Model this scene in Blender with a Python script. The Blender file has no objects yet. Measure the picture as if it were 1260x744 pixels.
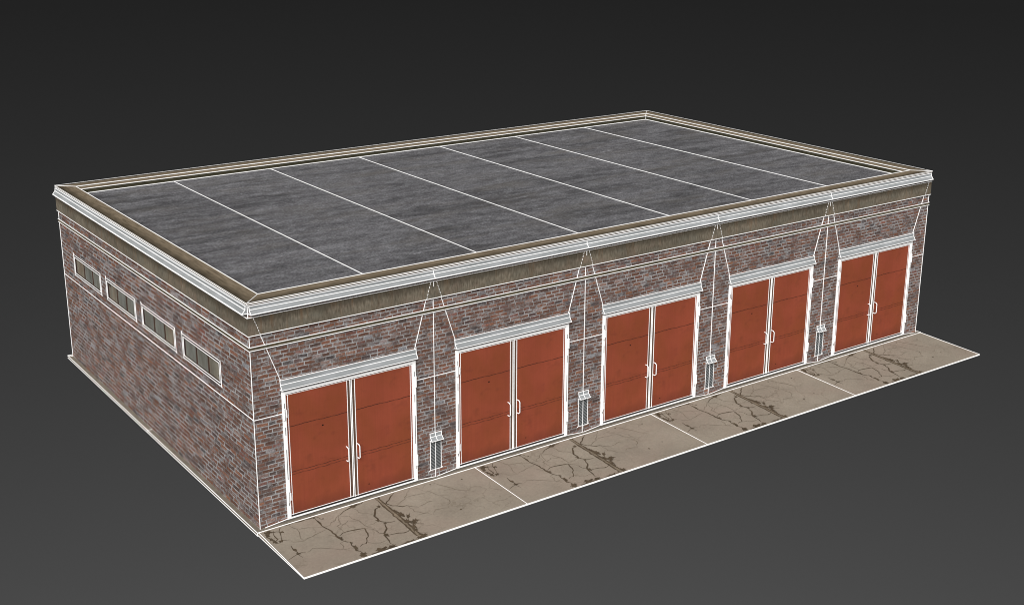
import bpy, math, random
from mathutils import Vector
random.seed(7)
S = 0.75                      # one drawing unit in metres
W, D = 30.0, 17.48            # building length and depth (units)
scene = bpy.context.scene
col = scene.collection

# ------------------------------------------------------------------ materials
LIT = 1.10                    # light arriving on a lit face (white = 1.0)
def lin(r, g, b):
    f = lambda c: (c/12.92 if c <= .04045 else ((c+.055)/1.055)**2.4)
    return tuple(min(.95, f(v/255)/LIT) for v in (r, g, b)) + (1,)

class NT:
    def __init__(s, name, rough=.9, spec=.15):
        s.m = bpy.data.materials.new(name); s.m.use_nodes = True
        s.t = s.m.node_tree; s.b = s.t.nodes['Principled BSDF']
        s.b.inputs['Roughness'].default_value = rough
        s.b.inputs['Specular IOR Level'].default_value = spec
    def n(s, typ, **kw):
        nd = s.t.nodes.new(typ)
        for k, v in kw.items():
            if k in nd.inputs.keys() if isinstance(k, str) else False: s.set(nd.inputs[k], v)
            else: setattr(nd, k, v)
        return nd
    def set(s, inp, v):
        if hasattr(v, 'is_linked') or isinstance(v, bpy.types.NodeSocket): s.t.links.new(v, inp)
        else: inp.default_value = v
    def coord(s, kind='Object', scale=(1, 1, 1), loc=(0, 0, 0)):
        tc = s.t.nodes.new('ShaderNodeTexCoord'); mp = s.t.nodes.new('ShaderNodeMapping')
        s.t.links.new(tc.outputs[kind], mp.inputs['Vector'])
        mp.inputs['Scale'].default_value = scale; mp.inputs['Location'].default_value = loc
        return mp.outputs['Vector']
    def noise(s, vec, scale, detail=4, rough=.55, color=False):
        nd = s.t.nodes.new('ShaderNodeTexNoise'); s.t.links.new(vec, nd.inputs['Vector'])
        nd.inputs['Scale'].default_value = scale; nd.inputs['Detail'].default_value = detail
        nd.inputs['Roughness'].default_value = rough
        return nd.outputs['Color' if color else 'Fac']
    def ramp(s, fac, stops, interp='LINEAR'):
        nd = s.t.nodes.new('ShaderNodeValToRGB'); s.t.links.new(fac, nd.inputs['Fac'])
        nd.color_ramp.interpolation = interp
        e = nd.color_ramp.elements
        while len(e) < len(stops): e.new(.5)
        for el, (p, c) in zip(e, stops):
            el.position = p; el.color = c if isinstance(c, tuple) else (c, c, c, 1)
        return nd.outputs['Color']
    def mix(s, fac, a, b, mode='MIX'):
        nd = s.t.nodes.new('ShaderNodeMix'); nd.data_type = 'RGBA'; nd.blend_type = mode
        s.set(nd.inputs['Factor'], fac); s.set(nd.inputs['A'] if False else nd.inputs[6], a); s.set(nd.inputs[7], b)
        return nd.outputs[2]
    def math(s, op, a, b=0.0, c=0.0, clamp=False):
        nd = s.t.nodes.new('ShaderNodeMath'); nd.operation = op; nd.use_clamp = clamp
        s.set(nd.inputs[0], a); s.set(nd.inputs[1], b); s.set(nd.inputs[2], c)
        return nd.outputs[0]
    def bump(s, h, dist=.01, strength=.5):
        nd = s.t.nodes.new('ShaderNodeBump'); s.t.links.new(h, nd.inputs['Height'])
        nd.inputs['Distance'].default_value = dist; nd.inputs['Strength'].default_value = strength
        s.t.links.new(nd.outputs[0], s.b.inputs['Normal'])
    def out(s, c):
        s.set(s.b.inputs['Base Color'], c); return s.m
    def sep(s, v):
        nd = s.t.nodes.new('ShaderNodeSeparateXYZ'); s.t.links.new(v, nd.inputs[0]); return nd.outputs
    def vadd(s, a, b):
        nd = s.t.nodes.new('ShaderNodeVectorMath'); nd.operation = 'ADD'
        s.set(nd.inputs[0], a); s.set(nd.inputs[1], b); return nd.outputs[0]
    def vscale(s, a, k):
        nd = s.t.nodes.new('ShaderNodeVectorMath'); nd.operation = 'SCALE'
        s.set(nd.inputs[0], a); nd.inputs['Scale'].default_value = k; return nd.outputs[0]
    def vsub(s, a, b):
        nd = s.t.nodes.new('ShaderNodeVectorMath'); nd.operation = 'SUBTRACT'
        s.set(nd.inputs[0], a); s.set(nd.inputs[1], b); return nd.outputs[0]

def m_brick():
    """hand laid brickwork: courses of uneven bricks, smeared and missing pointing"""
    k = NT('brick', .92)
    uv = k.coord('UV')
    wob = k.vscale(k.vsub(k.noise(uv, 7, 4, .6, color=True), (.5, .5, .5)), .034)
    wob2 = k.vscale(k.vsub(k.noise(uv, .9, 2, color=True), (.5, .5, .5)), .06)
    v = k.vadd(k.vadd(uv, wob), wob2)
    x, z, _ = k.sep(v)
    H, L = .0915, .235
    zr = k.math('DIVIDE', z, H); row = k.math('FLOOR', zr); fz = k.math('SUBTRACT', zr, row)
    w1 = k.math('ADD', k.math('DIVIDE', x, L), k.math('MULTIPLY', row, 171.37))
    def vor(feature):
        n = k.t.nodes.new('ShaderNodeTexVoronoi'); n.voronoi_dimensions = '1D'; n.feature = feature
        k.t.links.new(w1, n.inputs['W']); n.inputs['Scale'].default_value = 1; n.inputs['Randomness'].default_value = .62
        return n
    ve = vor('DISTANCE_TO_EDGE'); vf = vor('F1')
    rnd = k.t.nodes.new('ShaderNodeSeparateColor'); k.t.links.new(vf.outputs['Color'], rnd.inputs[0])
    dx = k.math('MULTIPLY', ve.outputs['Distance'], L)
    dz = k.math('MULTIPLY', k.math('MINIMUM', fz, k.math('SUBTRACT', 1.0, fz)), H)
    edge = k.math('SUBTRACT', k.math('MINIMUM', dx, dz), k.math('MULTIPLY', k.math('SUBTRACT', k.noise(uv, 24, 3, .65), .5), .014))
    joint = k.ramp(k.math('DIVIDE', edge, .02), [(.40, 1.0), (.74, 0.0)])
    brick = k.ramp(rnd.outputs[0], [(0, lin(76, 66, 63)), (.16, lin(106, 76, 65)), (.32, lin(90, 72, 66)),
        (.48, lin(114, 79, 63)), (.62, lin(98, 74, 64)), (.76, lin(78, 74, 75)), (.87, lin(110, 74, 65)), (.94, lin(120, 86, 68)), (1, lin(122, 122, 126))])
    fine = k.noise(uv, 34, 5, .72)
    brick = k.mix(1, brick, k.ramp(fine, [(.27, .48), (.5, 1.0), (.73, 1.8)]), 'MULTIPLY')
    brick = k.mix(1, brick, k.ramp(rnd.outputs[1], [(0, .74), (.5, .98), (1, 1.28)]), 'MULTIPLY')
    patch = k.ramp(k.noise(k.coord('UV', (.75, 1.7, 1)), 1.5, 6, .7), [(.47, 0.0), (.60, 1.0)])
    brick = k.mix(k.math('MULTIPLY', patch, .30), brick, lin(120, 82, 66))
    mort = k.mix(k.noise(uv, 6, 3), lin(126, 125, 124), lin(180, 181, 183))
    gone = k.ramp(k.noise(k.vadd(uv, (1.7, 9.4, 0)), 2.6, 6, .7), [(.45, 0.0), (.56, 1.0)])
    mort = k.mix(k.math('MULTIPLY', gone, .8), mort, lin(84, 70, 65))
    c = k.mix(joint, brick, mort)
    # lime and grey cement smeared across the faces in patches a few bricks wide
    big = k.ramp(k.noise(k.vadd(k.coord('UV', (1.1, 2.0, 1)), (7.3, 2.1, 0)), 2.6, 4, .6), [(.47, 0.0), (.60, 1.0)])
    small = k.ramp(k.noise(k.coord('UV', (1, 1.6, 1)), 9, 4, .65), [(.44, 0.0), (.58, 1.0)])
    tone = k.mix(k.noise(uv, 3.5, 2), lin(118, 123, 125), lin(158, 157, 158))
    c = k.mix(k.math('MULTIPLY', k.math('MULTIPLY', big, small), .62), c, tone)
    grit = k.noise(k.vadd(uv, (3.3, 4.4, 0)), 22, 5, .75)
    c = k.mix(1, c, k.ramp(grit, [(.30, .66), (.5, 1.0), (.70, 1.42)]), 'MULTIPLY')
    h = k.math('SUBTRACT', k.math('MULTIPLY', fine, .4), joint)
    k.bump(h, .006, .35)
    return k.out(c)

def m_roof():
    k = NT('roof_felt', .93)
    o = k.coord('Object', (1.5, 3.3, 1)); o2 = k.coord('Object', (.16, 1.05, 1)); o3 = k.coord('Object', (6, 12, 1))
    w = k.vadd(o, k.vscale(k.noise(k.coord('Object'), .9, 3, color=True), .9))
    a = k.noise(w, 1.9, 8, .70); b = k.noise(k.vadd(o2, k.vscale(k.noise(k.coord('Object'), .6, 3, color=True), .5)), 2.0, 6, .66); f = k.noise(o3, 2.4, 5, .75)
    c = k.ramp(a, [(.30, lin(74, 74, 77)), (.46, lin(94, 93, 96)), (.58, lin(106, 106, 109)), (.74, lin(134, 133, 138))])
    c = k.mix(1, c, k.ramp(b, [(.38, .62), (.5, .98), (.62, 1.14)]), 'MULTIPLY')
    c = k.mix(1, c, k.ramp(f, [(.35, .45), (.5, 1.0), (.65, 1.8)]), 'MULTIPLY')
    tint = k.ramp(k.noise(k.coord('Object', (.4, 1.3, 1)), 1.1, 4), [(.5, 0.0), (.72, 1.0)])
    c = k.mix(k.math('MULTIPLY', tint, .35), c, lin(100, 95, 88))
    k.bump(a, .01, .3)
    return k.out(c)

def m_coping():
    k = NT('weathered_coping', .9)
    uv = k.coord('UV'); u = k.coord('UV', (.9, 7, 1))
    a = k.noise(u, 2.2, 6, .65)
    c = k.ramp(a, [(.3, lin(90, 79, 64)), (.5, lin(119, 106, 88)), (.72, lin(142, 128, 108))])
    y = k.sep(uv)[1]
    e = k.math('ADD', y, k.math('MULTIPLY', k.math('SUBTRACT', k.noise(k.coord('UV', (1, 3, 1)), 1.8, 4), .5), .26))
    lichen = k.ramp(e, [(.03, 1.0), (.28, 0.0)])      # moss and soot along the outer rim
    c = k.mix(k.math('MULTIPLY', lichen, .85), c, lin(46, 41, 30))
    return k.out(c)

def m_streaked(name, base, dark, pale, su=9, sv=1.1):
    k = NT(name, .92)
    a = k.noise(k.coord('UV', (su, sv, 1)), 1.6, 6, .65)
    b = k.noise(k.coord('UV', (.9, .9, 1)), 1.4, 4)
    c = k.ramp(a, [(.28, lin(*dark)), (.5, lin(*base)), (.74, lin(*pale))])
    c = k.mix(1, c, k.ramp(b, [(.35, .74), (.65, 1.18)]), 'MULTIPLY')
    patch = k.noise(k.coord('UV', (.8, 1.6, 1), (2, 8, 0)), 1.7, 5, .65)
    c = k.mix(k.math('MULTIPLY', k.ramp(patch, [(.50, 0.0), (.66, 1.0)]), .5), c, lin(98, 96, 86))
    c = k.mix(k.math('MULTIPLY', k.ramp(patch, [(.34, 1.0), (.46, 0.0)]), .45), c, lin(122, 106, 94))
    if sv > 3.2:                                        # soot washed down from the gutter
        drip = k.math('ADD', k.sep(k.coord('UV'))[1], k.math('MULTIPLY', k.noise(k.coord('UV', (7, .6, 1)), 1.5, 4, .6), -.30))
        c = k.mix(k.math('MULTIPLY', k.ramp(drip, [(-.08, 1.0), (.10, 0.0)]), .55), c, lin(58, 52, 42))
    rust = k.ramp(k.noise(k.coord('UV', (5, .7, 1), (3, 5, 0)), 1.3, 4), [(.55, 0.0), (.72, 1.0)])
    c = k.mix(k.math('MULTIPLY', rust, .4), c, lin(112, 84, 58))
    return k.out(c)

def m_metal():
    k = NT('galvanised_metal', .6, .3)
    a = k.noise(k.coord('Object', (.8, .8, 3)), 1.6, 5, .6)
    c = k.ramp(a, [(.3, lin(128, 132, 133)), (.55, lin(144, 147, 149)), (.75, lin(160, 163, 166))])
    s = k.ramp(k.noise(k.coord('Object'), 5, 3), [(.66, 0.0), (.76, 1.0)])
    c = k.mix(k.math('MULTIPLY', s, .3), c, lin(150, 152, 150))
    return k.out(c)

def m_plain(name, rgb, rough=.8, var=.12, scale=6):
    k = NT(name, rough)
    a = k.noise(k.coord('Object'), scale, 4)
    c = k.mix(1, lin(*rgb), k.ramp(a, [(.3, 1-var), (.7, 1+var)]), 'MULTIPLY')
    return k.out(c)

def m_door(name, ox):
    k = NT(name, .75, .2)
    o = k.coord('Object'); x, y, z = k.sep(o)
    c = k.ramp(k.noise(k.coord('Object', (1, 1, .7), (ox, 0, ox)), 1.1, 5, .6), [(.3, lin(130, 62, 43)), (.7, lin(145, 71, 50))])
    # fine upright grain of the sheet
    g = k.noise(k.coord('Object', (30, 1, .5)), 1, 3)
    c = k.mix(1, c, k.ramp(g, [(.3, .955), (.7, 1.045)]), 'MULTIPLY')
    # ochre wear high on the leaf, soot near the foot
    wear = k.ramp(k.noise(k.coord('Object', (1.1, 1, .8), (4+ox, 0, 1)), .9, 4), [(.42, 0.0), (.66, 1.0)])
    c = k.mix(k.math('MULTIPLY', wear, .55), c, lin(120, 63, 33))
    soot = k.ramp(k.math('ADD', z, k.math('MULTIPLY', k.noise(k.coord('Object', (2, 1, .8)), 1.5, 4), .5)), [(.30, 1.0), (.62, 0.0)])
    c = k.mix(k.math('MULTIPLY', soot, .38), c, lin(74, 38, 30))
    blot = k.ramp(k.noise(k.coord('Object', (1.4, 1, 1.8), (9+ox, 2, 4)), 2.2, 5, .65), [(.56, 0.0), (.70, 1.0)])
    c = k.mix(k.math('MULTIPLY', blot, .24), c, lin(88, 44, 34))
    # scored sheet joints: one high, a pair low
    wob = k.math('MULTIPLY', k.math('SUBTRACT', k.noise(k.coord('Object', (2.2, 1, .4)), 1.7, 5, .6), .5), .075)
    brk = k.ramp(k.noise(k.coord('Object', (6, 1, 1)), 1.2, 3), [(.30, .35), (.5, 1.0)])
    for z0, wd, st in ((2.81*S, .012, .85), (1.375*S, .011, .8), (1.29*S, .011, .7)):
        d = k.math('ABSOLUTE', k.math('SUBTRACT', k.math('ADD', z, wob), z0))
        m = k.ramp(k.math('DIVIDE', d, wd), [(.45, 1.0), (1.0, 0.0)])
        c = k.mix(k.math('MULTIPLY', k.math('MULTIPLY', m, brk), st), c, lin(52, 28, 22))
    scr = k.ramp(k.noise(k.coord('Object', (1.6, 1, 14)), 1.4, 5, .7), [(.60, 0.0), (.68, 1.0)])
    near = k.ramp(k.math('ABSOLUTE', k.math('SUBTRACT', z, 1.36*S)), [(.04, 1.0), (.13, 0.0)])
    c = k.mix(k.math('MULTIPLY', k.math('MULTIPLY', scr, near), .6), c, lin(58, 32, 26))
    return k.out(c)

def m_pavement():
    k = NT('concrete', .93)
    o = k.coord('Object')
    c = k.ramp(k.noise(o, .8, 5, .6), [(.3, lin(132, 123, 111)), (.55, lin(143, 134, 121)), (.75, lin(152, 143, 130))])
    c = k.mix(1, c, k.ramp(k.noise(o, 16, 5, .7), [(.25, .86), (.5, 1.0), (.75, 1.12)]), 'MULTIPLY')
    warm = k.ramp(k.noise(k.coord('Object', (.5, .8, 1), (3, 1, 0)), .9, 3), [(.46, 0.0), (.66, 1.0)])
    c = k.mix(k.math('MULTIPLY', warm, .35), c, lin(148, 130, 119))
    # hairline crazing
    vo = k.t.nodes.new('ShaderNodeTexVoronoi'); vo.feature = 'DISTANCE_TO_EDGE'
    k.t.links.new(k.vadd(o, k.vscale(k.noise(o, 2.6, 5, color=True), .5)), vo.inputs['Vector'])
    vo.inputs['Scale'].default_value = 1.5
    crk = k.ramp(vo.outputs['Distance'], [(.010, 1.0), (.030, 0.0)])
    msk = k.ramp(k.noise(k.vadd(o, (5, 5, 0)), .7, 4), [(.46, 0.0), (.58, 1.0)])
    c = k.mix(k.math('MULTIPLY', k.math('MULTIPLY', crk, msk), .28), c, lin(92, 81, 66))
    spot = k.ramp(k.noise(o, 7, 3, .6), [(.68, 0.0), (.76, 1.0)])
    c = k.mix(k.math('MULTIPLY', spot, .4), c, lin(104, 90, 74))
    return k.out(c)

def m_pane(name, base, stain):
    k = NT(name, .45, .25)
    o = k.coord('Object', (2, 2, .7))
    c = k.ramp(k.noise(o, 1.7, 5, .6), [(.3, lin(*[v*.82 for v in base])), (.7, lin(*[v*1.12 for v in base]))])
    st = k.ramp(k.noise(k.coord('Object', (3, 3, .8), (1, 6, 2)), 1.5, 5, .65), [(.46, 0.0), (.68, 1.0)])
    c = k.mix(k.math('MULTIPLY', st, .7), c, lin(*stain))
    return k.out(c)

def m_grille():
    k = NT('grille_metal', .6)
    w = k.t.nodes.new('ShaderNodeTexWave'); k.t.links.new(k.coord('Object', (1, 1, 1)), w.inputs['Vector'])
    w.wave_type = 'BANDS'; w.bands_direction = 'DIAGONAL'; w.inputs['Scale'].default_value = 7.5
    w.inputs['Distortion'].default_value = .6
    c = k.ramp(w.outputs['Fac'], [(.3, lin(70, 73, 74)), (.75, lin(120, 123, 125))])
    return k.out(c)

M = dict(
    brick=m_brick(), roof=m_roof(), coping=m_coping(), metal=m_metal(), door=m_door('red_door_paint', 0), rustdoor=m_door('rusty_red_door_paint', 3.7),
    fascia=m_streaked('stained_fascia', (105, 97, 84), (64, 58, 47), (136, 128, 114), 26, 3.4),
    course=m_streaked('stone_course', (88, 82, 66), (64, 58, 45), (106, 99, 80), 3, 3),
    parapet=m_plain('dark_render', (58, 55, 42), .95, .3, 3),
    plinth=m_plain('plinth_concrete', (116, 108, 97), .95, .2, 4),
    sill=m_plain('sill_concrete', (104, 100, 94), .95, .2, 5),
    pave=m_pavement(), crack=m_plain('crack_dirt', (80, 69, 55), 1, .3, 7),
    fine=m_plain('hairline_dirt', (116, 105, 91), 1, .25, 7), seam=m_plain('joint_dirt', (118, 107, 92), 1, .3, 7),
    white=m_plain('white_edging', (255, 255, 255), .7, .01, 2),
    frame=m_plain('window_frame_paint', (52, 38, 35), .8, .25, 5),
    stile=m_plain('stile_paint', (92, 72, 60), .75, .2, 5),
    gap=m_plain('dark_gap_strip', (30, 26, 24), .9, .1, 5),
    pane=m_pane('dusty_pane', (116, 117, 111), (88, 84, 72)), brownpane=m_pane('rusty_pane', (118, 114, 102), (116, 92, 72)),
    mull=m_plain('rusty_steel', (66, 50, 42), .9, .3, 9),
    hole=m_plain('dark_void', (16, 14, 12), 1, .1, 5), grille=m_grille(),
)

# ------------------------------------------------------------------ mesh builder
class MB:
    def __init__(s): s.v = []; s.f = []; s.m = []; s.uv = []; s.slots = []
    def slot(s, name):
        if name not in s.slots: s.slots.append(name)
        return s.slots.index(name)
    def face(s, pts, mat, uv=None):
        i = len(s.v); s.v += [tuple(c*S for c in p) for p in pts]
        s.f.append(tuple(range(i, i+len(pts)))); s.m.append(s.slot(mat))
        s.uv.append([(a*S, b*S) for a, b in uv] if uv else [(p[0]*S+p[1]*S, p[2]*S) for p in pts])
    def box(s, a, b, mat):
        x0, y0, z0 = a; x1, y1, z1 = b
        q = lambda *p: s.face(p, mat)
        q((x0,y0,z0),(x1,y0,z0),(x1,y0,z1),(x0,y0,z1)); q((x1,y1,z0),(x0,y1,z0),(x0,y1,z1),(x1,y1,z1))
        q((x0,y1,z0),(x0,y0,z0),(x0,y0,z1),(x0,y1,z1)); q((x1,y0,z0),(x1,y1,z0),(x1,y1,z1),(x1,y0,z1))
        q((x0,y0,z1),(x1,y0,z1),(x1,y1,z1),(x0,y1,z1)); q((x0,y1,z0),(x1,y1,z0),(x1,y0,z0),(x0,y0,z0))
    def wire(s, p, q, r=.019, mat='white'):
        r *= .64*random.uniform(.97, 1.03)
        p = Vector(p); q = Vector(q); d = (q-p).normalized()
        p = p-d*r*.6; q = q+d*r*.6
        u = d.cross(Vector((.11, .07, 1)) if abs(d.z) < .9 else Vector((.9, -.31, 0))).normalized(); w = d.cross(u)
        n = 6; A = []; B = []
        for k in range(n):
            t = 2*math.pi*(k+.37)/n; o = u*math.cos(t)*r+w*math.sin(t)*r
            A.append(tuple(p+o)); B.append(tuple(q+o))
        for k in range(n):
            j = (k+1) % n; s.face((A[k], A[j], B[j], B[k]), mat)
        s.face(A[::-1], mat); s.face(B, mat)
    def wires(s, pts, close=False, r=.019):
        n = len(pts)
        for i in range(n if close else n-1): s.wire(pts[i], pts[(i+1) % n], r)
    def tube(s, pts, r, mat, n=8):
        rings = []
        for i, p in enumerate(pts):
            a = Vector(pts[max(0, i-1)]); b = Vector(pts[min(len(pts)-1, i+1)]); d = (b-a).normalized()
            u = d.cross(Vector((1, .2, .1))).normalized(); w = d.cross(u)
            rings.append([tuple(Vector(p)+u*math.cos(2*math.pi*k/n)*r+w*math.sin(2*math.pi*k/n)*r) for k in range(n)])
        for A, B in zip(rings, rings[1:]):
            for k in range(n):
                j = (k+1) % n; s.face((A[k], A[j], B[j], B[k]), mat)
        s.face(rings[0][::-1], mat); s.face(rings[-1], mat)
    def ring(s, prof, mat, mats=None, wire_at=(), r=.019):
        """profile of (outward, z) swept round the four walls with mitred corners"""
        cor = lambda o: [(-o, -o), (W+o, -o), (W+o, D+o), (-o, D+o)]
        acc = 0.0; n = len(prof)
        for i in range(n):
            (o0, z0), (o1, z1) = prof[i], prof[(i+1) % n]
            L = math.hypot(o1-o0, z1-z0); A = cor(o0); B = cor(o1)
            for k in range(4):
                j = (k+1) % 4
                al = lambda p: p[0] if k % 2 == 0 else p[1]
                s.face([A[k]+(z0,), A[j]+(z0,), B[j]+(z1,), B[k]+(z1,)][::-1], (mats or {}).get(i, mat),
                       [(al(A[k])+k*41, acc), (al(A[j])+k*41, acc), (al(B[j])+k*41, acc+L), (al(B[k])+k*41, acc+L)][::-1])
            acc += L
        for i in wire_at:
            o, z = prof[i]; s.wires([c+(z,) for c in cor(o)], True, r)
    def sweep(s, prof, o, along, outv, L, mat):
        """closed profile of (outward, z) pushed along a straight run"""
        o = Vector(o); along = Vector(along); outv = Vector(outv)
        P = lambda t, q: tuple(o+along*t+outv*q[0]+Vector((0, 0, q[1])))
        n = len(prof)
        for i in range(n):
            a, b = prof[i], prof[(i+1) % n]; s.face((P(0, a), P(L, a), P(L, b), P(0, b)), mat)
        s.face([P(0, q) for q in prof][::-1], mat); s.face([P(L, q) for q in prof], mat)
        return P
    def build(s, name, parent=None, loc=(0, 0, 0)):
        me = bpy.data.meshes.new(name); me.from_pydata(s.v, [], s.f)
        for k in s.slots: me.materials.append(M[k])
        uvl = me.uv_layers.new(name='UVMap')
        i = 0
        for p, mi, u in zip(me.polygons, s.m, s.uv):
            p.material_index = mi
            for l, c in zip(p.loop_indices, u): uvl.data[l].uv = c
        me.update()
        o = bpy.data.objects.new(name, me); col.objects.link(o)
        if parent: o.parent = parent
        o.location = tuple(c*S for c in loc)
        return o

def copy_tree(o, parent, dx):
    c = o.copy(); col.objects.link(c); c.parent = parent
    c.location = (o.location.x+dx*S, o.location.y, o.location.z)
    for ch in o.children:
        copy_tree(ch, c, 0)
    return c

# ------------------------------------------------------------------ the building
ROOT = (W/2, D/2, -.1)
garage = bpy.data.objects.new('brick_garage', None); col.objects.link(garage)
garage.location = tuple(c*S for c in ROOT)
garage['label'] = 'long flat roofed brick garage with five pairs of red double doors and white edges'
garage['category'] = 'garage'
OFF = tuple(-c for c in ROOT)
def part(mb, name, loc=(0, 0, 0)):
    return mb.build(name, garage, tuple(a+b for a, b in zip(OFF, loc)))

PITCH = 5.955
DX0, DW = .88, 4.48                   # first door opening, and its width
DZ0, DZ1 = .07, 4.10
PIER = [6.05+PITCH*k for k in range(4)]
WIN = [(2.19, 5.17), (5.78, 8.77), (9.38, 12.34), (12.95, 16.01)]
WZ0, WZ1 = 3.755, 4.555
ZM, ZF0, ZF1, ZS0, ZS1, ZTOP = 3.428, 5.975, 6.52, 5.53, 5.64, 6.87

def wall(P, L, holes, u0, depth, name, su=1.0, sv=1.0):
    """brick sheet with openings and their reveals; P(t, d, z) gives a point"""
    b = MB()
    xs = sorted({0, L}.union(*[{h[0], h[1]} for h in holes])) if holes else [0, L]
    zs = sorted({-.02, ZTOP}.union(*[{h[2], h[3]} for h in holes])) if holes else [-.02, ZTOP]
    for x0, x1 in zip(xs, xs[1:]):
        for z0, z1 in zip(zs, zs[1:]):
            if any(h[0] <= x0 and x1 <= h[1] and h[2] <= z0 and z1 <= h[3] for h in holes): continue
            f = [P(x0, 0, z0), P(x1, 0, z0), P(x1, 0, z1), P(x0, 0, z1)]
            b.face(f, 'brick', [(u0+x*su, z*sv) for x, z in ((x0, z0), (x1, z0), (x1, z1), (x0, z1))])
    for x0, x1, z0, z1 in holes:
        for (a, c, e, g) in ((x0, z0, x1, z0), (x1, z0, x1, z1), (x1, z1, x0, z1), (x0, z1, x0, z0)):
            b.face([P(a, 0, c), P(e, 0, g), P(e, depth, g), P(a, depth, c)], 'brick',
                   [(u0+a, c), (u0+e, g), (u0+e+.05, g+depth), (u0+a+.05, c+depth)])
    return b

# front wall
doors = [(DX0+PITCH*k, DX0+PITCH*k+DW) for k in range(5)]
b = wall(lambda t, d, z: (t, d, z), W, [(a, c, DZ0, DZ1) for a, c in doors], 0, .35, 'wall')
E = -.004
for z in (ZF0,): pass
b.wire((0, 0, -.02), (0, 0, ZTOP), .02); b.wire((W, 0, -.02), (W, 0, ZTOP), .023)
edges = [0]+[v for d in doors for v in d]+[W]
for a, c in zip(edges[0::2], edges[1::2]):
    b.wire((a, E, ZM), (c, E, ZM), .018)
for k, p in enumerate(PIER):
    r = .018+.0012*k
    b.wire((p, E, 1.53), (p, E, ZS0), r); b.wire((p, E, ZS1), (p, E, ZF0), r)
    b.wire((p, E, 0), (p, E, .27), r)
    for s, x in ((-1, doors[k][1]), (1, doors[k+1][0])):
        xt = p+s*.10; f = lambda z: x+(xt-x)*(z-4.46)/(ZF1-4.46)
        b.wire((x, E, 4.46), (f(ZS0), E, ZS0), r); b.wire((f(ZS1), E, ZS1), (f(ZF0), E, ZF0), r)
for x, xt in ((doors[0][0], .13), (doors[4][1], W-.13)):
    f = lambda z: x+(xt-x)*(z-4.46)/(ZF1-4.46)
    b.wire((x, E, 4.46), (f(ZS0), E, ZS0)); b.wire((f(ZS1), E, ZS1), (f(ZF0), E, ZF0))
part(b, 'wall')
# left wall with the four window openings
b = wall(lambda t, d, z: (d, t, z), D, [(a, c, WZ0, WZ1) for a, c in WIN], 60, .16, 'wall', .66, .82)
b.wire((0, 0, ZM), (0, D, ZM), .02); b.wire((0, D, -.02), (0, D, ZTOP), .022)
part(b, 'wall')
b = wall(lambda t, d, z: (W, t, z), D, [], 120, 0, 'wall'); b.wire((W, D, 0), (W, D, ZTOP)); b.wire((W, 0, ZM), (W, D, ZM)); part(b, 'wall')
b = wall(lambda t, d, z: (t, D, z), W, [], 180, 0, 'wall'); b.wire((0, D, ZM), (W, D, ZM)); part(b, 'wall')

# plinth strip under the walls
b = MB(); b.ring([(-.02, -.002), (.16, -.002), (.16, -.095), (-.02, -.095)], 'plinth', wire_at=(1, 2), r=.020)
for s in (-.16,): b.wire((s, D/2, 0), (0, D/2, 0)); b.wire((s, D/2, -.09), (s, D/2, 0)); b.wire((s, D+.16, 0), (0, D, 0)); b.wire((s, -.16, -.095), (s, -.16, 0))
part(b, 'plinth')
# string course, fascia, coping
b = MB(); b.ring([(-.02, ZS1), (.03, ZS1), (.03, ZS0), (-.02, ZS0)], 'course', wire_at=(1, 2)); part(b, 'string_course')
b = MB(); b.ring([(-.02, ZF1), (.045, ZF1), (.045, ZF0), (-.02, ZF0)], 'fascia', wire_at=(1, 2))
for k, p in enumerate(PIER):
    for s, x in ((-1, doors[k][1]), (1, doors[k+1][0])):
        xt = p+s*.10; f = lambda z: x+(xt-x)*(z-4.46)/(ZF1-4.46)
        for j in range(5):
            z0 = ZF0+(ZF1-ZF0)*(j+.15)/5; z1 = ZF0+(ZF1-ZF0)*(j+.7)/5
            b.wire((f(z0), -.046, z0), (f(z1), -.046, z1), .012)
    b.wire((p, -.046, ZF1-.16), (p, -.046, ZF1), .016)
for x, xt in ((doors[0][0], .13), (doors[4][1], W-.13)):
    f = lambda z: x+(xt-x)*(z-4.46)/(ZF1-4.46)
    for j in range(6):
        z0 = ZF0+(ZF1-ZF0)*(j+.15)/6; z1 = ZF0+(ZF1-ZF0)*(j+.65)/6
        b.wire((f(z0), -.046, z0), (f(z1), -.046, z1), .012)
part(b, 'fascia')
CO, CI = .03, .585
b = MB(); prof = [(-CI, 6.82), (-CI, 6.95), (CO, 6.95), (CO, 6.905), (.03, 6.90), (.03, 6.862)]
b.ring([(CO, 6.95), (-CI, 6.95), (-CI, 6.82), (-.004, 6.82), (-.004, 6.91), (CO, 6.91)], 'coping', {2: 'parapet', 3: 'parapet'}, wire_at=(0, 5), r=.014)
ci = [(CI, CI), (W-CI, CI), (W-CI, D-CI), (CI, D-CI)]; co = [(-CO, -CO), (W+CO, -CO), (W+CO, D+CO), (-CO, D+CO)]
b.wires([c+(6.95,) for c in ci], True, .022); b.wires([c+(6.82,) for c in ci], True, .022)
for a, c in zip(ci, co): b.wire(a+(6.95,), c+(6.95,)); b.wire(a+(6.95,), a+(6.64,))
part(b, 'coping')
b = MB()
for k in range(4):
    a, c = ci[k], ci[(k+1) % 4]; b.face([a+(6.6,), c+(6.6,), c+(6.83,), a+(6.83,)], 'parapet')
part(b, 'parapet')
# roof deck with its sheet joints
b = MB(); b.face([(.2, .2, 6.64), (W-.2, .2, 6.64), (W-.2, D-.2, 6.64), (.2, D-.2, 6.64)], 'roof')
for k in range(1, 7):
    x = .27+4.19*k; b.wire((x, CI, 6.642), (x, D-CI, 6.642), .024)
b.wires([c+(6.645,) for c in ci], True, .024)
part(b, 'roof')

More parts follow.
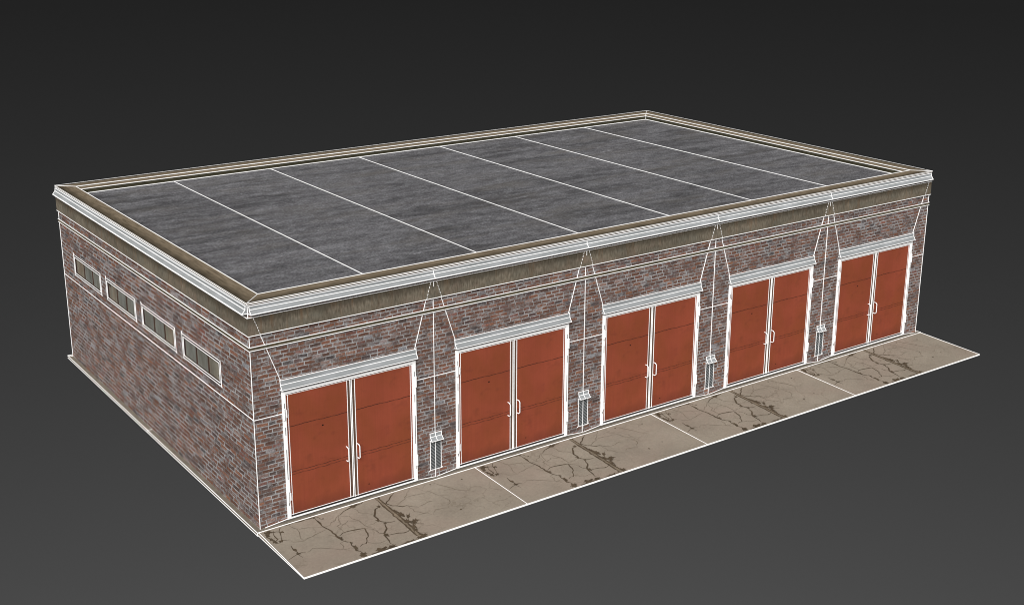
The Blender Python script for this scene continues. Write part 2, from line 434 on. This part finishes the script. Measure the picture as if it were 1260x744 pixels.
# cornice runs: one per wall, squared off at the corners
CP = [(.0, 6.862), (.045, 6.862), (.06, 6.755), (.155, 6.632), (.0, 6.628)]
def cornice(o, al, ou, L, stops=(), r=.018):
    b = MB(); P = b.sweep(CP, o, al, ou, L, 'metal')
    for i in (1, 2, 3): b.wire(P(0, CP[i]), P(L, CP[i]), r*(1.25 if i == 3 else 1))
    b.wire(P(0, (0, 6.63)), P(L, (0, 6.63)), r)
    for t in (0, L)+tuple(stops):
        b.wires([P(t, CP[i]) for i in (1, 2, 3, 4)], False, .018)
    part(b, 'cornice')
cornice((.03, 0, 0), (1, 0, 0), (0, -1, 0), W-.06, [p-.03 for p in PIER], .019)
cornice((0, D-.03, 0), (0, -1, 0), (-1, 0, 0), D-.06, (), .022)
cornice((W, .03, 0), (0, 1, 0), (1, 0, 0), D-.06)
cornice((W-.03, D, 0), (-1, 0, 0), (0, 1, 0), W-.06)

# ---- one set of double doors, then copies along the facade
def first_opening():
    out = []
    # lintel hood
    b = MB(); LP = [(0, .375), (.03, .375), (.05, .24), (.14, .10), (0, .09)]
    P = b.sweep(LP, (-.03, 0, 4.09), (1, 0, 0), (0, -1, 0), DW+.06, 'metal')
    for i in (1, 2, 3): b.wire(P(0, LP[i]), P(DW+.06, LP[i]), .018)
    for t in (0, DW+.06): b.wires([P(t, LP[i]) for i in (0, 1, 2, 3, 4)], False, .017)
    out.append(part(b, 'lintel', (DX0, 0, 0)))
    # frame
    b = MB(); t = .105; y0, y1 = -.05, .22; hz = DZ1-.002
    b.box((.003, y0, DZ0+.003), (t, y1, hz), 'white'); b.box((DW-t, y0, DZ0+.003), (DW-.003, y1, hz), 'white')
    b.box((t+.002, y0+.002, hz-.075), (DW-t-.002, y1-.01, hz-.001), 'white')
    b.box((t+.002, y0+.002, DZ0+.004), (DW-t-.002, y1-.01, DZ0+.040), 'white')
    # dark strips above and below the leaves, thin dark slits along the jambs
    b.box((t+.001, y0+.030, DZ0+.043), (DW-t-.001, y1-.02, DZ0+.092), 'gap')
    b.box((t+.001, y0+.030, hz-.10), (DW-t-.001, y1-.02, hz-.078), 'stile')
    for x in (t*.55, DW-t*.55):
        for z0, z1 in ((.5, .95), (1.35, 2.3), (2.75, 3.0), (3.3, 3.75)):
            b.box((x-.009, y0-.004, z0), (x+.009, y0+.01, z1), 'gap')
    out.append(part(b, 'door_frame', (DX0, 0, 0)))
    # sill wedge between the paving and the threshold
    b = MB(); yq = -.012; a0, a1 = -(DX0 if False else PITCH-DW)/2-.02, DW+(PITCH-DW)/2-.02
    q = [(a0+.03, 0), (0, .07), (DW, .07), (a1-.03, 0)]
    b.face([(x, yq, z) for x, z in q], 'sill'); b.face([(x, yq+.1, z) for x, z in q][::-1], 'sill')
    for i in range(4):
        (xa, za), (xb, zb) = q[i], q[(i+1) % 4]; b.face([(xa, yq, za), (xa, yq+.1, za), (xb, yq+.1, zb), (xb, yq, zb)], 'sill')
    b.wire((q[0][0], yq, .008), (0, yq, .075)); b.wire((DW, yq, .075), (q[3][0], yq, .008))
    out.append(part(b, 'door_sill', (DX0, 0, 0)))
    # two leaves
    lw = DW/2-t-.02; zb, zt = DZ0+.095, DZ1-.108; h = zt-zb
    for side in (0, 1):
        b = MB(); m = (lambda x: x) if side == 0 else (lambda x: lw-x)       # x measured from the hinge side
        X = lambda a, c: (min(m(a), m(c)), max(m(a), m(c)))
        yf = -.012
        x0, x1 = X(0, lw-.115); b.box((x0, yf, 0), (x1, yf+.08, h), 'door' if side == 0 else 'rustdoor')
        x0, x1 = X(lw-.113, lw); b.box((x0, yf+.004, .001), (x1, yf+.078, h-.001), 'stile')
        r = .015
        for x in (.012, .075): b.wire((m(x), yf, 0), (m(x), yf, h), r)
        b.wire((m(lw-.114), yf, 0), (m(lw-.114), yf, h), .017); b.wire((m(lw-.008), yf, 0), (m(lw-.008), yf, h), .021)
        b.wire((0, yf, h-.012), (lw, yf, h-.012), r); b.wire((0, yf, .015), (lw, yf, .015), r)
        if side == 0:                                   # bolt hole in the left leaf
            n = 8; b.face([(1.16+.03*math.cos(2*math.pi*k/n), yf-.003, 2.60+.026*math.sin(2*math.pi*k/n)) for k in range(n)], 'hole')
        else:
            n = 7; b.face([(.50+.022*math.cos(2*math.pi*k/n), yf-.003, .27+.02*math.sin(2*math.pi*k/n)) for k in range(n)], 'hole')
        lx = t+.005 if side == 0 else DW/2+.015
        leaf = part(b, 'door', (DX0+lx, 0, zb))
        # pull handle
        b = MB(); hx = (1.97-DX0*0-lx-.0) if False else (2.02-lx if side == 0 else 2.40-lx)
        za, zc = 1.25, 1.71; yo = -.15
        b.tube([(hx, yf, za), (hx, yo+.05, za), (hx+.005, yo, za+.05), (hx+.005, yo, zc-.05), (hx, yo+.05, zc), (hx, yf, zc)], .0145, 'white')
        b.build('handle', leaf)
        hx = -.085 if side == 0 else lw+.085
        for z in (.62, 3.25):
            b = MB(); b.tube([(hx, -.055, z-.17), (hx, -.055, z), (hx, -.055, z+.17)], .045, 'white')
            x0, x1 = sorted((hx, 0.02 if side == 0 else lw-.02)); b.box((x0, -.06, z-.12), (x1, -.045, z+.12), 'white')
            b.build('hinge', leaf)
        out.append(leaf)
    return out
bpy.context.view_layer.update()
opening = first_opening()
for k in range(1, 5):
    for o in opening: copy_tree(o, garage, PITCH*k)

# ---- wall vents at the foot of the four piers
def first_vent():
    b = MB(); x0, x1 = -.19, .21
    b.box((x0, -.012, .27), (x1, .02, 1.27), 'grille')
    c = [(x0, -.014, .27), (x1, -.014, .27), (x1, -.014, 1.27), (x0, -.014, 1.27)]
    b.wires(c, True, .016); b.wire((0, -.016, .27), (0, -.016, 1.27), .015)
    b.wire((x0, -.014, .27), (x0-.05, -.014, .24), .015); b.wire((x1, -.014, .27), (x1+.05, -.014, .29), .015)
    v = part(b, 'wall_vent', (PIER[0], 0, 0))
    b = MB(); HP = [(0, 1.53), (.02, 1.53), (.04, 1.41), (.15, 1.30), (0, 1.285)]
    P = b.sweep(HP, (x0-.01, 0, 0), (1, 0, 0), (0, -1, 0), x1-x0+.02, 'metal')
    for i in (1, 2, 3): b.wire(P(0, HP[i]), P(.42, HP[i]), .016)
    for t in (0, .20, .42): b.wires([P(t, HP[i]) for i in ((1, 2, 3) if t == .2 else (0, 1, 2, 3, 4))], False, .015)
    b.build('vent_hood', v)
    b = MB()
    for j in range(9):
        xx = x0+.02+.04*j+.02
        b.box((xx-.006, -.020, .30), (xx+.006, -.0125, 1.25), 'metal' if False else 'grille')
    b.build('grille_bars', v)
    return v
vent = first_vent()
bpy.context.view_layer.update()
for k in range(1, 4): copy_tree(vent, garage, PITCH*k)

# ---- windows in the left wall
for k, (y0, y1) in enumerate(WIN):
    b = MB(); t = .085; x = -.012; dep = .10
    # ring shaped frame set in the opening
    b.box((x, y0+.003, WZ0+.003), (dep, y0+t, WZ1-.003), 'frame'); b.box((x, y1-t, WZ0+.003), (dep, y1-.003, WZ1-.003), 'frame')
    b.box((x+.002, y0+t+.002, WZ1-t), (dep-.002, y1-t-.002, WZ1-.005), 'frame'); b.box((x+.002, y0+t+.002, WZ0+.005), (dep-.002, y1-t-.002, WZ0+t), 'frame')
    oc = [(x, y0, WZ0), (x, y1, WZ0), (x, y1, WZ1), (x, y0, WZ1)]; ic = [(x, y0+t, WZ0+t), (x, y1-t, WZ0+t), (x, y1-t, WZ1-t), (x, y0+t, WZ1-t)]
    b.wires(oc, True, .018); b.wires(ic, True, .019)
    b.wire((x, y1, WZ1), (x, y1+.02, WZ1+.07), .018); b.wire((x, y0, WZ0), (x, y0-.03, WZ0-.03), .018)
    fr = part(b, 'window')
    ya, yb = y0+t, y1-t; w3 = (yb-ya)/3
    for j in range(3):                                  # j = 0 is the pane nearest the front
        a, c = ya+w3*j+.02, ya+w3*(j+1)-.02
        brown = (k in (2, 3) and j == 2) or (k in (0, 1) and j == 0)
        b = MB(); b.box((.05, a-.01, WZ0+t-.01), (.065, c+.01, WZ1-t+.01), 'brownpane' if brown else 'pane')
        if (k == 2 and j == 2) or (k == 0 and j == 0):
            cy, cz = (c-.12, WZ1-t-.13) if k == 2 else (a+.16, WZ0+t+.15)
            rr = [(.07, .12), (.045, .06), (.09, .09), (.05, .11), (.08, .05), (.055, .10), (.06, .07)]
            b.face([(.046, cy+(rr[i][0])*math.cos(i*.9), cz+rr[i][1]*math.sin(i*.9)) for i in range(7)], 'hole')
        b.build('pane', fr)
    for j in (1, 2):
        b = MB(); yy = ya+w3*j; b.box((.02, yy-.022, WZ0+t-.01), (.075, yy+.022, WZ1-t+.01), 'mull'); b.build('mullion', fr)

# ------------------------------------------------------------------ the pavement in front
AX, AY, ZO, PW = .125, 3.066, -.0887, .162
LT = (W+2*AX)/4
zof = lambda y: -.004+(ZO+.004)*(-y-PW)/(AY-PW)
b = MB()
for k in range(4):
    x0, x1 = -AX+LT*k, -AX+LT*(k+1)
    b.face([(x0, -AY, ZO), (x1, -AY, ZO), (x1, -PW-.002, -.004), (x0, -PW-.002, -.004)], 'pave')
    if k: b.wire((x0, -AY, ZO), (x0, -PW, 0), .017)
zb = ZO-.03
b.face([(-AX, -AY, zb), (W+AX, -AY, zb), (W+AX, -AY, ZO), (-AX, -AY, ZO)], 'pave')
b.face([(-AX, -PW-.002, zb), (-AX, -AY, zb), (-AX, -AY, ZO), (-AX, -PW-.002, -.004)], 'pave')
b.face([(W+AX, -AY, zb), (W+AX, -PW-.002, zb), (W+AX, -PW-.002, -.004), (W+AX, -AY, ZO)], 'pave')
b.face([(W+AX, -AY, zb), (-AX, -AY, zb), (-AX, -PW-.002, zb), (W+AX, -PW-.002, zb)], 'pave')
b.wires([(-AX, -PW, 0), (-AX, -AY, ZO), (W+AX, -AY, ZO), (W+AX, -PW, 0)], True, .019)
b.wires([(-AX, -PW, zb+.01), (-AX, -AY, zb), (W+AX, -AY, zb), (W+AX, -PW, zb+.01)], False, .019)
J = {'joint1': [(3.7, -0.27), (3.66, -1.72), (3.62, -3.03)], 'joint2': [(3.81, -0.2), (3.78, -1.66), (3.74, -3.03)]}
CR = [  # cracks of one slab: width then points
 (.034, [(1.62,-.23),(1.6,-.93),(1.64,-1.62),(1.74,-1.91),(1.84,-2.14),(1.8,-2.74),(1.78,-2.95)]),
 (.022, [(1.64,-1.62),(1.91,-1.53),(2.25,-1.52),(2.55,-1.65),(2.53,-1.97),(2.18,-2.38),(1.95,-2.46)]),
 (.024, [(.64,-.16),(1.08,-.22),(1.62,-.23),(1.75,-.49)]),
 (.036, [(.0,-.2),(.22,-.34),(.43,-.49)]), (.034, [(.05,-.23),(.03,-.67),(.04,-1.01)]), (.034, [(.04,-1.01),(.23,-.92),(.37,-.99)]),
 (.024, [(.58,-.18),(.39,-.55),(.24,-.9)]), (.026, [(.22,-.34),(.22,-.67),(.01,-1.01)]),
 (.035, [(.32,-1.38),(.3,-1.85),(.51,-1.92)]), (.03, [(.3,-1.85),(-.05,-1.99)]), (.025, [(.3,-1.85),(.32,-2.09)]),
 (.024, [(2.29,-.53),(2.54,-.44),(2.84,-.3),(3.21,-.2),(3.51,-.22)]), (.02, [(2.29,-.53),(2.51,-.77),(2.65,-1.47),(2.73,-1.61)]),
 (.032, [(3.66,-.64),(3.38,-.86),(3.18,-1.19),(3.13,-1.46),(3.21,-1.69),(3.53,-1.75)]), (.036, [(3.21,-1.69),(2.94,-2.17),(2.78,-2.59),(2.8,-2.92)]),
 (.035, [(2.79,-1.9),(2.9,-2.23)]), (.024, [(2.93,-2.34),(3.37,-2.48),(3.64,-2.41)]), (.02, [(2.55,-1.65),(2.79,-1.9)]),
 (.032, [(4.4,-.2),(4.03,-.5),(3.85,-.73),(4.0,-1.02),(4.32,-1.15),(4.56,-1.41)]), (.02, [(4.96,-.22),(4.53,-.67),(4.01,-1.0)]),
 (.02, [(5.08,-.3),(5.3,-.74),(5.46,-1.14)]), (.018, [(5.46,-1.14),(5.58,-1.59),(5.29,-1.93)]), (.018, [(4.94,-1.05),(5.09,-1.34)]),
 (.016, [(5.69,-.25),(5.93,-.67),(6.33,-1.47)]), (.018, [(4.32,-1.15),(4.29,-1.59),(4.65,-2.05)]), (.02, [(4.62,-.17),(4.96,-.22)]),
 (.018, [(.76,-1.29),(1.21,-1.12),(1.6,-1.07)]), (.018, [(1.47,-1.31),(1.64,-1.62)]), (.016, [(.79,-1.8),(1.14,-2.08),(1.39,-2.3)]),
 (.02, [(1.74,-1.91),(1.51,-2.14),(1.62,-2.54)]), (.02, [(1.6,-.93),(1.81,-.88),(2.29,-.53)]),
 (.03, [(3.83,-1.9),(4.05,-1.75)]), (.03, [(3.9,-2.0),(4.2,-2.1)]), (.03, [(3.85,-2.1),(4.15,-2.35)]), (.025, [(3.9,-1.75),(4.15,-1.55)]),
 (.018, [(.75,-.22),(.9,-.6),(.8,-.95),(.76,-1.29)]), (.016, [(.9,-.6),(1.3,-.75),(1.6,-.93)]), (.016, [(1.21,-1.12),(1.3,-.75)]),
 (.018, [(1.91,-1.53),(2.0,-1.1),(2.29,-.53)]), (.016, [(2.0,-1.1),(2.4,-1.0),(2.6,-1.2)]), (.018, [(2.73,-1.61),(3.13,-1.46)]),
 (.016, [(2.84,-.3),(2.9,-.7),(3.18,-1.19)]), (.018, [(2.18,-2.38),(2.5,-2.6),(2.78,-2.59)]), (.016, [(1.39,-2.3),(1.8,-2.5)]),
 (.016, [(.51,-1.92),(.79,-1.8)]), (.016, [(.76,-1.29),(.5,-1.2),(.37,-.99)]), (.018, [(4.53,-.67),(4.95,-.75),(5.3,-.74)]),
 (.016, [(4.56,-1.41),(4.95,-1.3),(5.09,-1.34)]), (.016, [(4.65,-2.05),(4.9,-1.8),(5.29,-1.93)]), (.016, [(5.46,-1.14),(5.8,-1.3)])]
BL = [(1.7,-1.75,.06,.09),(1.83,-2.4,.05,.12),(3.1,-1.45,.05,.08),(2.9,-2.3,.06,.10),(3.55,-.72,.05,.07),(4.05,-2.05,.10,.10),(4.0,-1.7,.07,.09),(.33,-1.6,.04,.08),(3.0,-.26,.10,.05),(2.2,-3.02,.2,.03),(.08,-.33,.1,.09),(.02,-.9,.07,.08),(.3,-1.85,.06,.06),(2.89,-.28,.07,.09),(1.8,-2.89,.13,.10),(2.38,-2.94,.17,.10),(2.72,-2.97,.15,.07),
 (3.86,-1.52,.09,.17),(3.84,-1.98,.1,.16),(3.95,-2.15,.07,.1),(3.74,-2.51,.07,.12),(3.78,-2.93,.13,.12),(3.8,-.24,.07,.07),(6.64,-.62,.04,.03),
 (5.54,-2.23,.03,.04),(5.61,-.38,.03,.03),(1.6,-.27,.04,.04),(3.81,-.67,.03,.05),(3.27,-3.01,.26,.05),(6.27,-2.07,.02,.03),(1.8,-.46,.03,.03),
 (1.84,-2.14,.035,.04),(3.64,-2.97,.12,.06),(3.2,-1.7,.04,.05),(.45,-.5,.06,.05),(.02,-.45,.05,.10),(.0,-.72,.05,.12),(.2,-.95,.08,.06),(2.55,-3.0,.25,.05),(3.85,-2.3,.05,.12),(3.83,-1.25,.05,.12)]
rnd = random.Random(3)
lay = [.0]
def strip(pts, w, mat, dx, jit):
    P = []
    for (xa, ya), (xb, yb) in zip(pts, pts[1:]):
        n = max(2, int(math.hypot(xb-xa, yb-ya)/.13))
        for i in range(n):
            t = i/n; P.append((xa+(xb-xa)*t+rnd.gauss(0, jit), ya+(yb-ya)*t+rnd.gauss(0, jit)))
    P.append(pts[-1]); n = len(P); Lf = []; Rt = []
    lay[0] = (lay[0]+.00037) % .004; up = .006+lay[0]
    for i, (x, y) in enumerate(P):
        a = P[max(0, i-1)]; c = P[min(n-1, i+1)]; d = math.hypot(c[0]-a[0], c[1]-a[1]) or 1
        nx, ny = -(c[1]-a[1])/d, (c[0]-a[0])/d
        ww = w*rnd.uniform(.5, 1.35)*(1 if mat == 'seam' else min(1, .25+min(i, n-1-i)/4))*.5
        cl = lambda yy: max(-AY+.03, min(-PW-.02, yy))
        f = lambda s: (max(-AX+.01, x+dx+s*nx*ww) , cl(y+s*ny*ww))
        l, r = f(1), f(-1); Lf.append(l+(zof(l[1])+up,)); Rt.append(r+(zof(r[1])+up,))
    for i in range(n-1): b.face([Lf[i], Rt[i], Rt[i+1], Lf[i+1]], mat)
for k in range(4):
    dx = LT*k
    rnd.seed(3)
    strip([(3.76, -.2), (3.72, -1.7), (3.68, -3.03)], .12, 'seam', dx, .006)
    for v in J.values(): strip(v, .055, 'crack', dx, .008)
    for w, pts in CR: strip(pts, (w*1.45 if w > .021 else w)+.006, 'crack' if w > .021 else 'fine', dx, .030)
    for (x, y, rx, ry) in BL:
        n = 18; lay[0] = (lay[0]+.00037) % .004; ring = []
        for i in range(n):
            t = 2*math.pi*i/n; q = rnd.uniform(.45, 1.5)
            yy = max(-AY+.03, min(-PW-.02, y+ry*q*math.sin(t))); ring.append((max(-AX+.01, x+dx+rx*q*math.cos(t)), yy, zof(yy)+.006+lay[0]))
        yc = max(-AY+.04, min(-PW-.03, y)); c0 = (max(-AX+.02, x+dx), yc, zof(yc)+.006+lay[0])
        for i in range(n): b.face([c0, ring[i], ring[(i+1) % n]], 'crack')
pv = b.build('pavement'); pv['kind'] = 'structure'

# ------------------------------------------------------------------ camera
px, py, pz, yaw, pitch, roll, foc = -13.54408, -31.53866, 18.05606, .62165, -.29223, .00411, 1570.616
cam = bpy.data.cameras.new('camera'); co_ = bpy.data.objects.new('camera', cam); col.objects.link(co_)
fw = Vector((math.sin(yaw)*math.cos(pitch), math.cos(yaw)*math.cos(pitch), math.sin(pitch)))
r = fw.cross(Vector((0, 0, 1))).normalized(); u = r.cross(fw)
r2 = r*math.cos(roll)+u*math.sin(roll); u2 = -r*math.sin(roll)+u*math.cos(roll)
from mathutils import Matrix
mw = Matrix((r2, u2, -fw)).transposed().to_4x4(); mw.translation = Vector((px, py, pz))*S
co_.matrix_world = mw
cam.sensor_width = 36; cam.lens = foc/1260*36
cam.shift_x = (630-631.349)/1260; cam.shift_y = (330.741-372)/1260
cam.clip_end = 500
scene.camera = co_
scene.cycles.filter_width = 1.05

# ------------------------------------------------------------------ light and background
EXPO = .26
scene.view_settings.view_transform = 'Standard'; scene.view_settings.look = 'None'
scene.view_settings.exposure = EXPO; scene.view_settings.gamma = 1
scene.view_settings.use_curve_mapping = False
sun = bpy.data.lights.new('key_light', 'SUN'); sun.energy = 5.0; sun.angle = math.radians(40); sun.color = (1, .985, .965)
so = bpy.data.objects.new('key_light', sun); col.objects.link(so)
so.rotation_euler = Vector((1, 1.0, -1)).to_track_quat('-Z', 'Y').to_euler()
world = bpy.data.worlds.new('World'); scene.world = world; world.use_nodes = True
t = world.node_tree; bg = t.nodes['Background']
tc = t.nodes.new('ShaderNodeTexCoord'); sp = t.nodes.new('ShaderNodeSeparateXYZ'); t.links.new(tc.outputs['Generated'], sp.inputs[0])
mr = t.nodes.new('ShaderNodeMapRange'); t.links.new(sp.outputs[2], mr.inputs['Value'])
z0, z1 = math.sin(math.radians(-31.5)), math.sin(math.radians(-4.85))
mr.inputs['From Min'].default_value = z0; mr.inputs['From Max'].default_value = z1
rp = t.nodes.new('ShaderNodeValToRGB'); t.links.new(mr.outputs[0], rp.inputs['Fac'])
els = rp.color_ramp.elements; NS = 9
while len(els) < NS: els.new(.5)
for i in range(NS):
    f = i/(NS-1); el = math.degrees(math.asin(z0+(z1-z0)*f))
    g = 76+(34-76)*(el+31.5)/(31.5-4.85)
    g = g/255; g = (((g+.055)/1.055)**2.4)/2**EXPO
    els[i].position = f; els[i].color = (g, g, g, 1)
t.links.new(rp.outputs['Color'], bg.inputs['Color']); bg.inputs['Strength'].default_value = 1.0
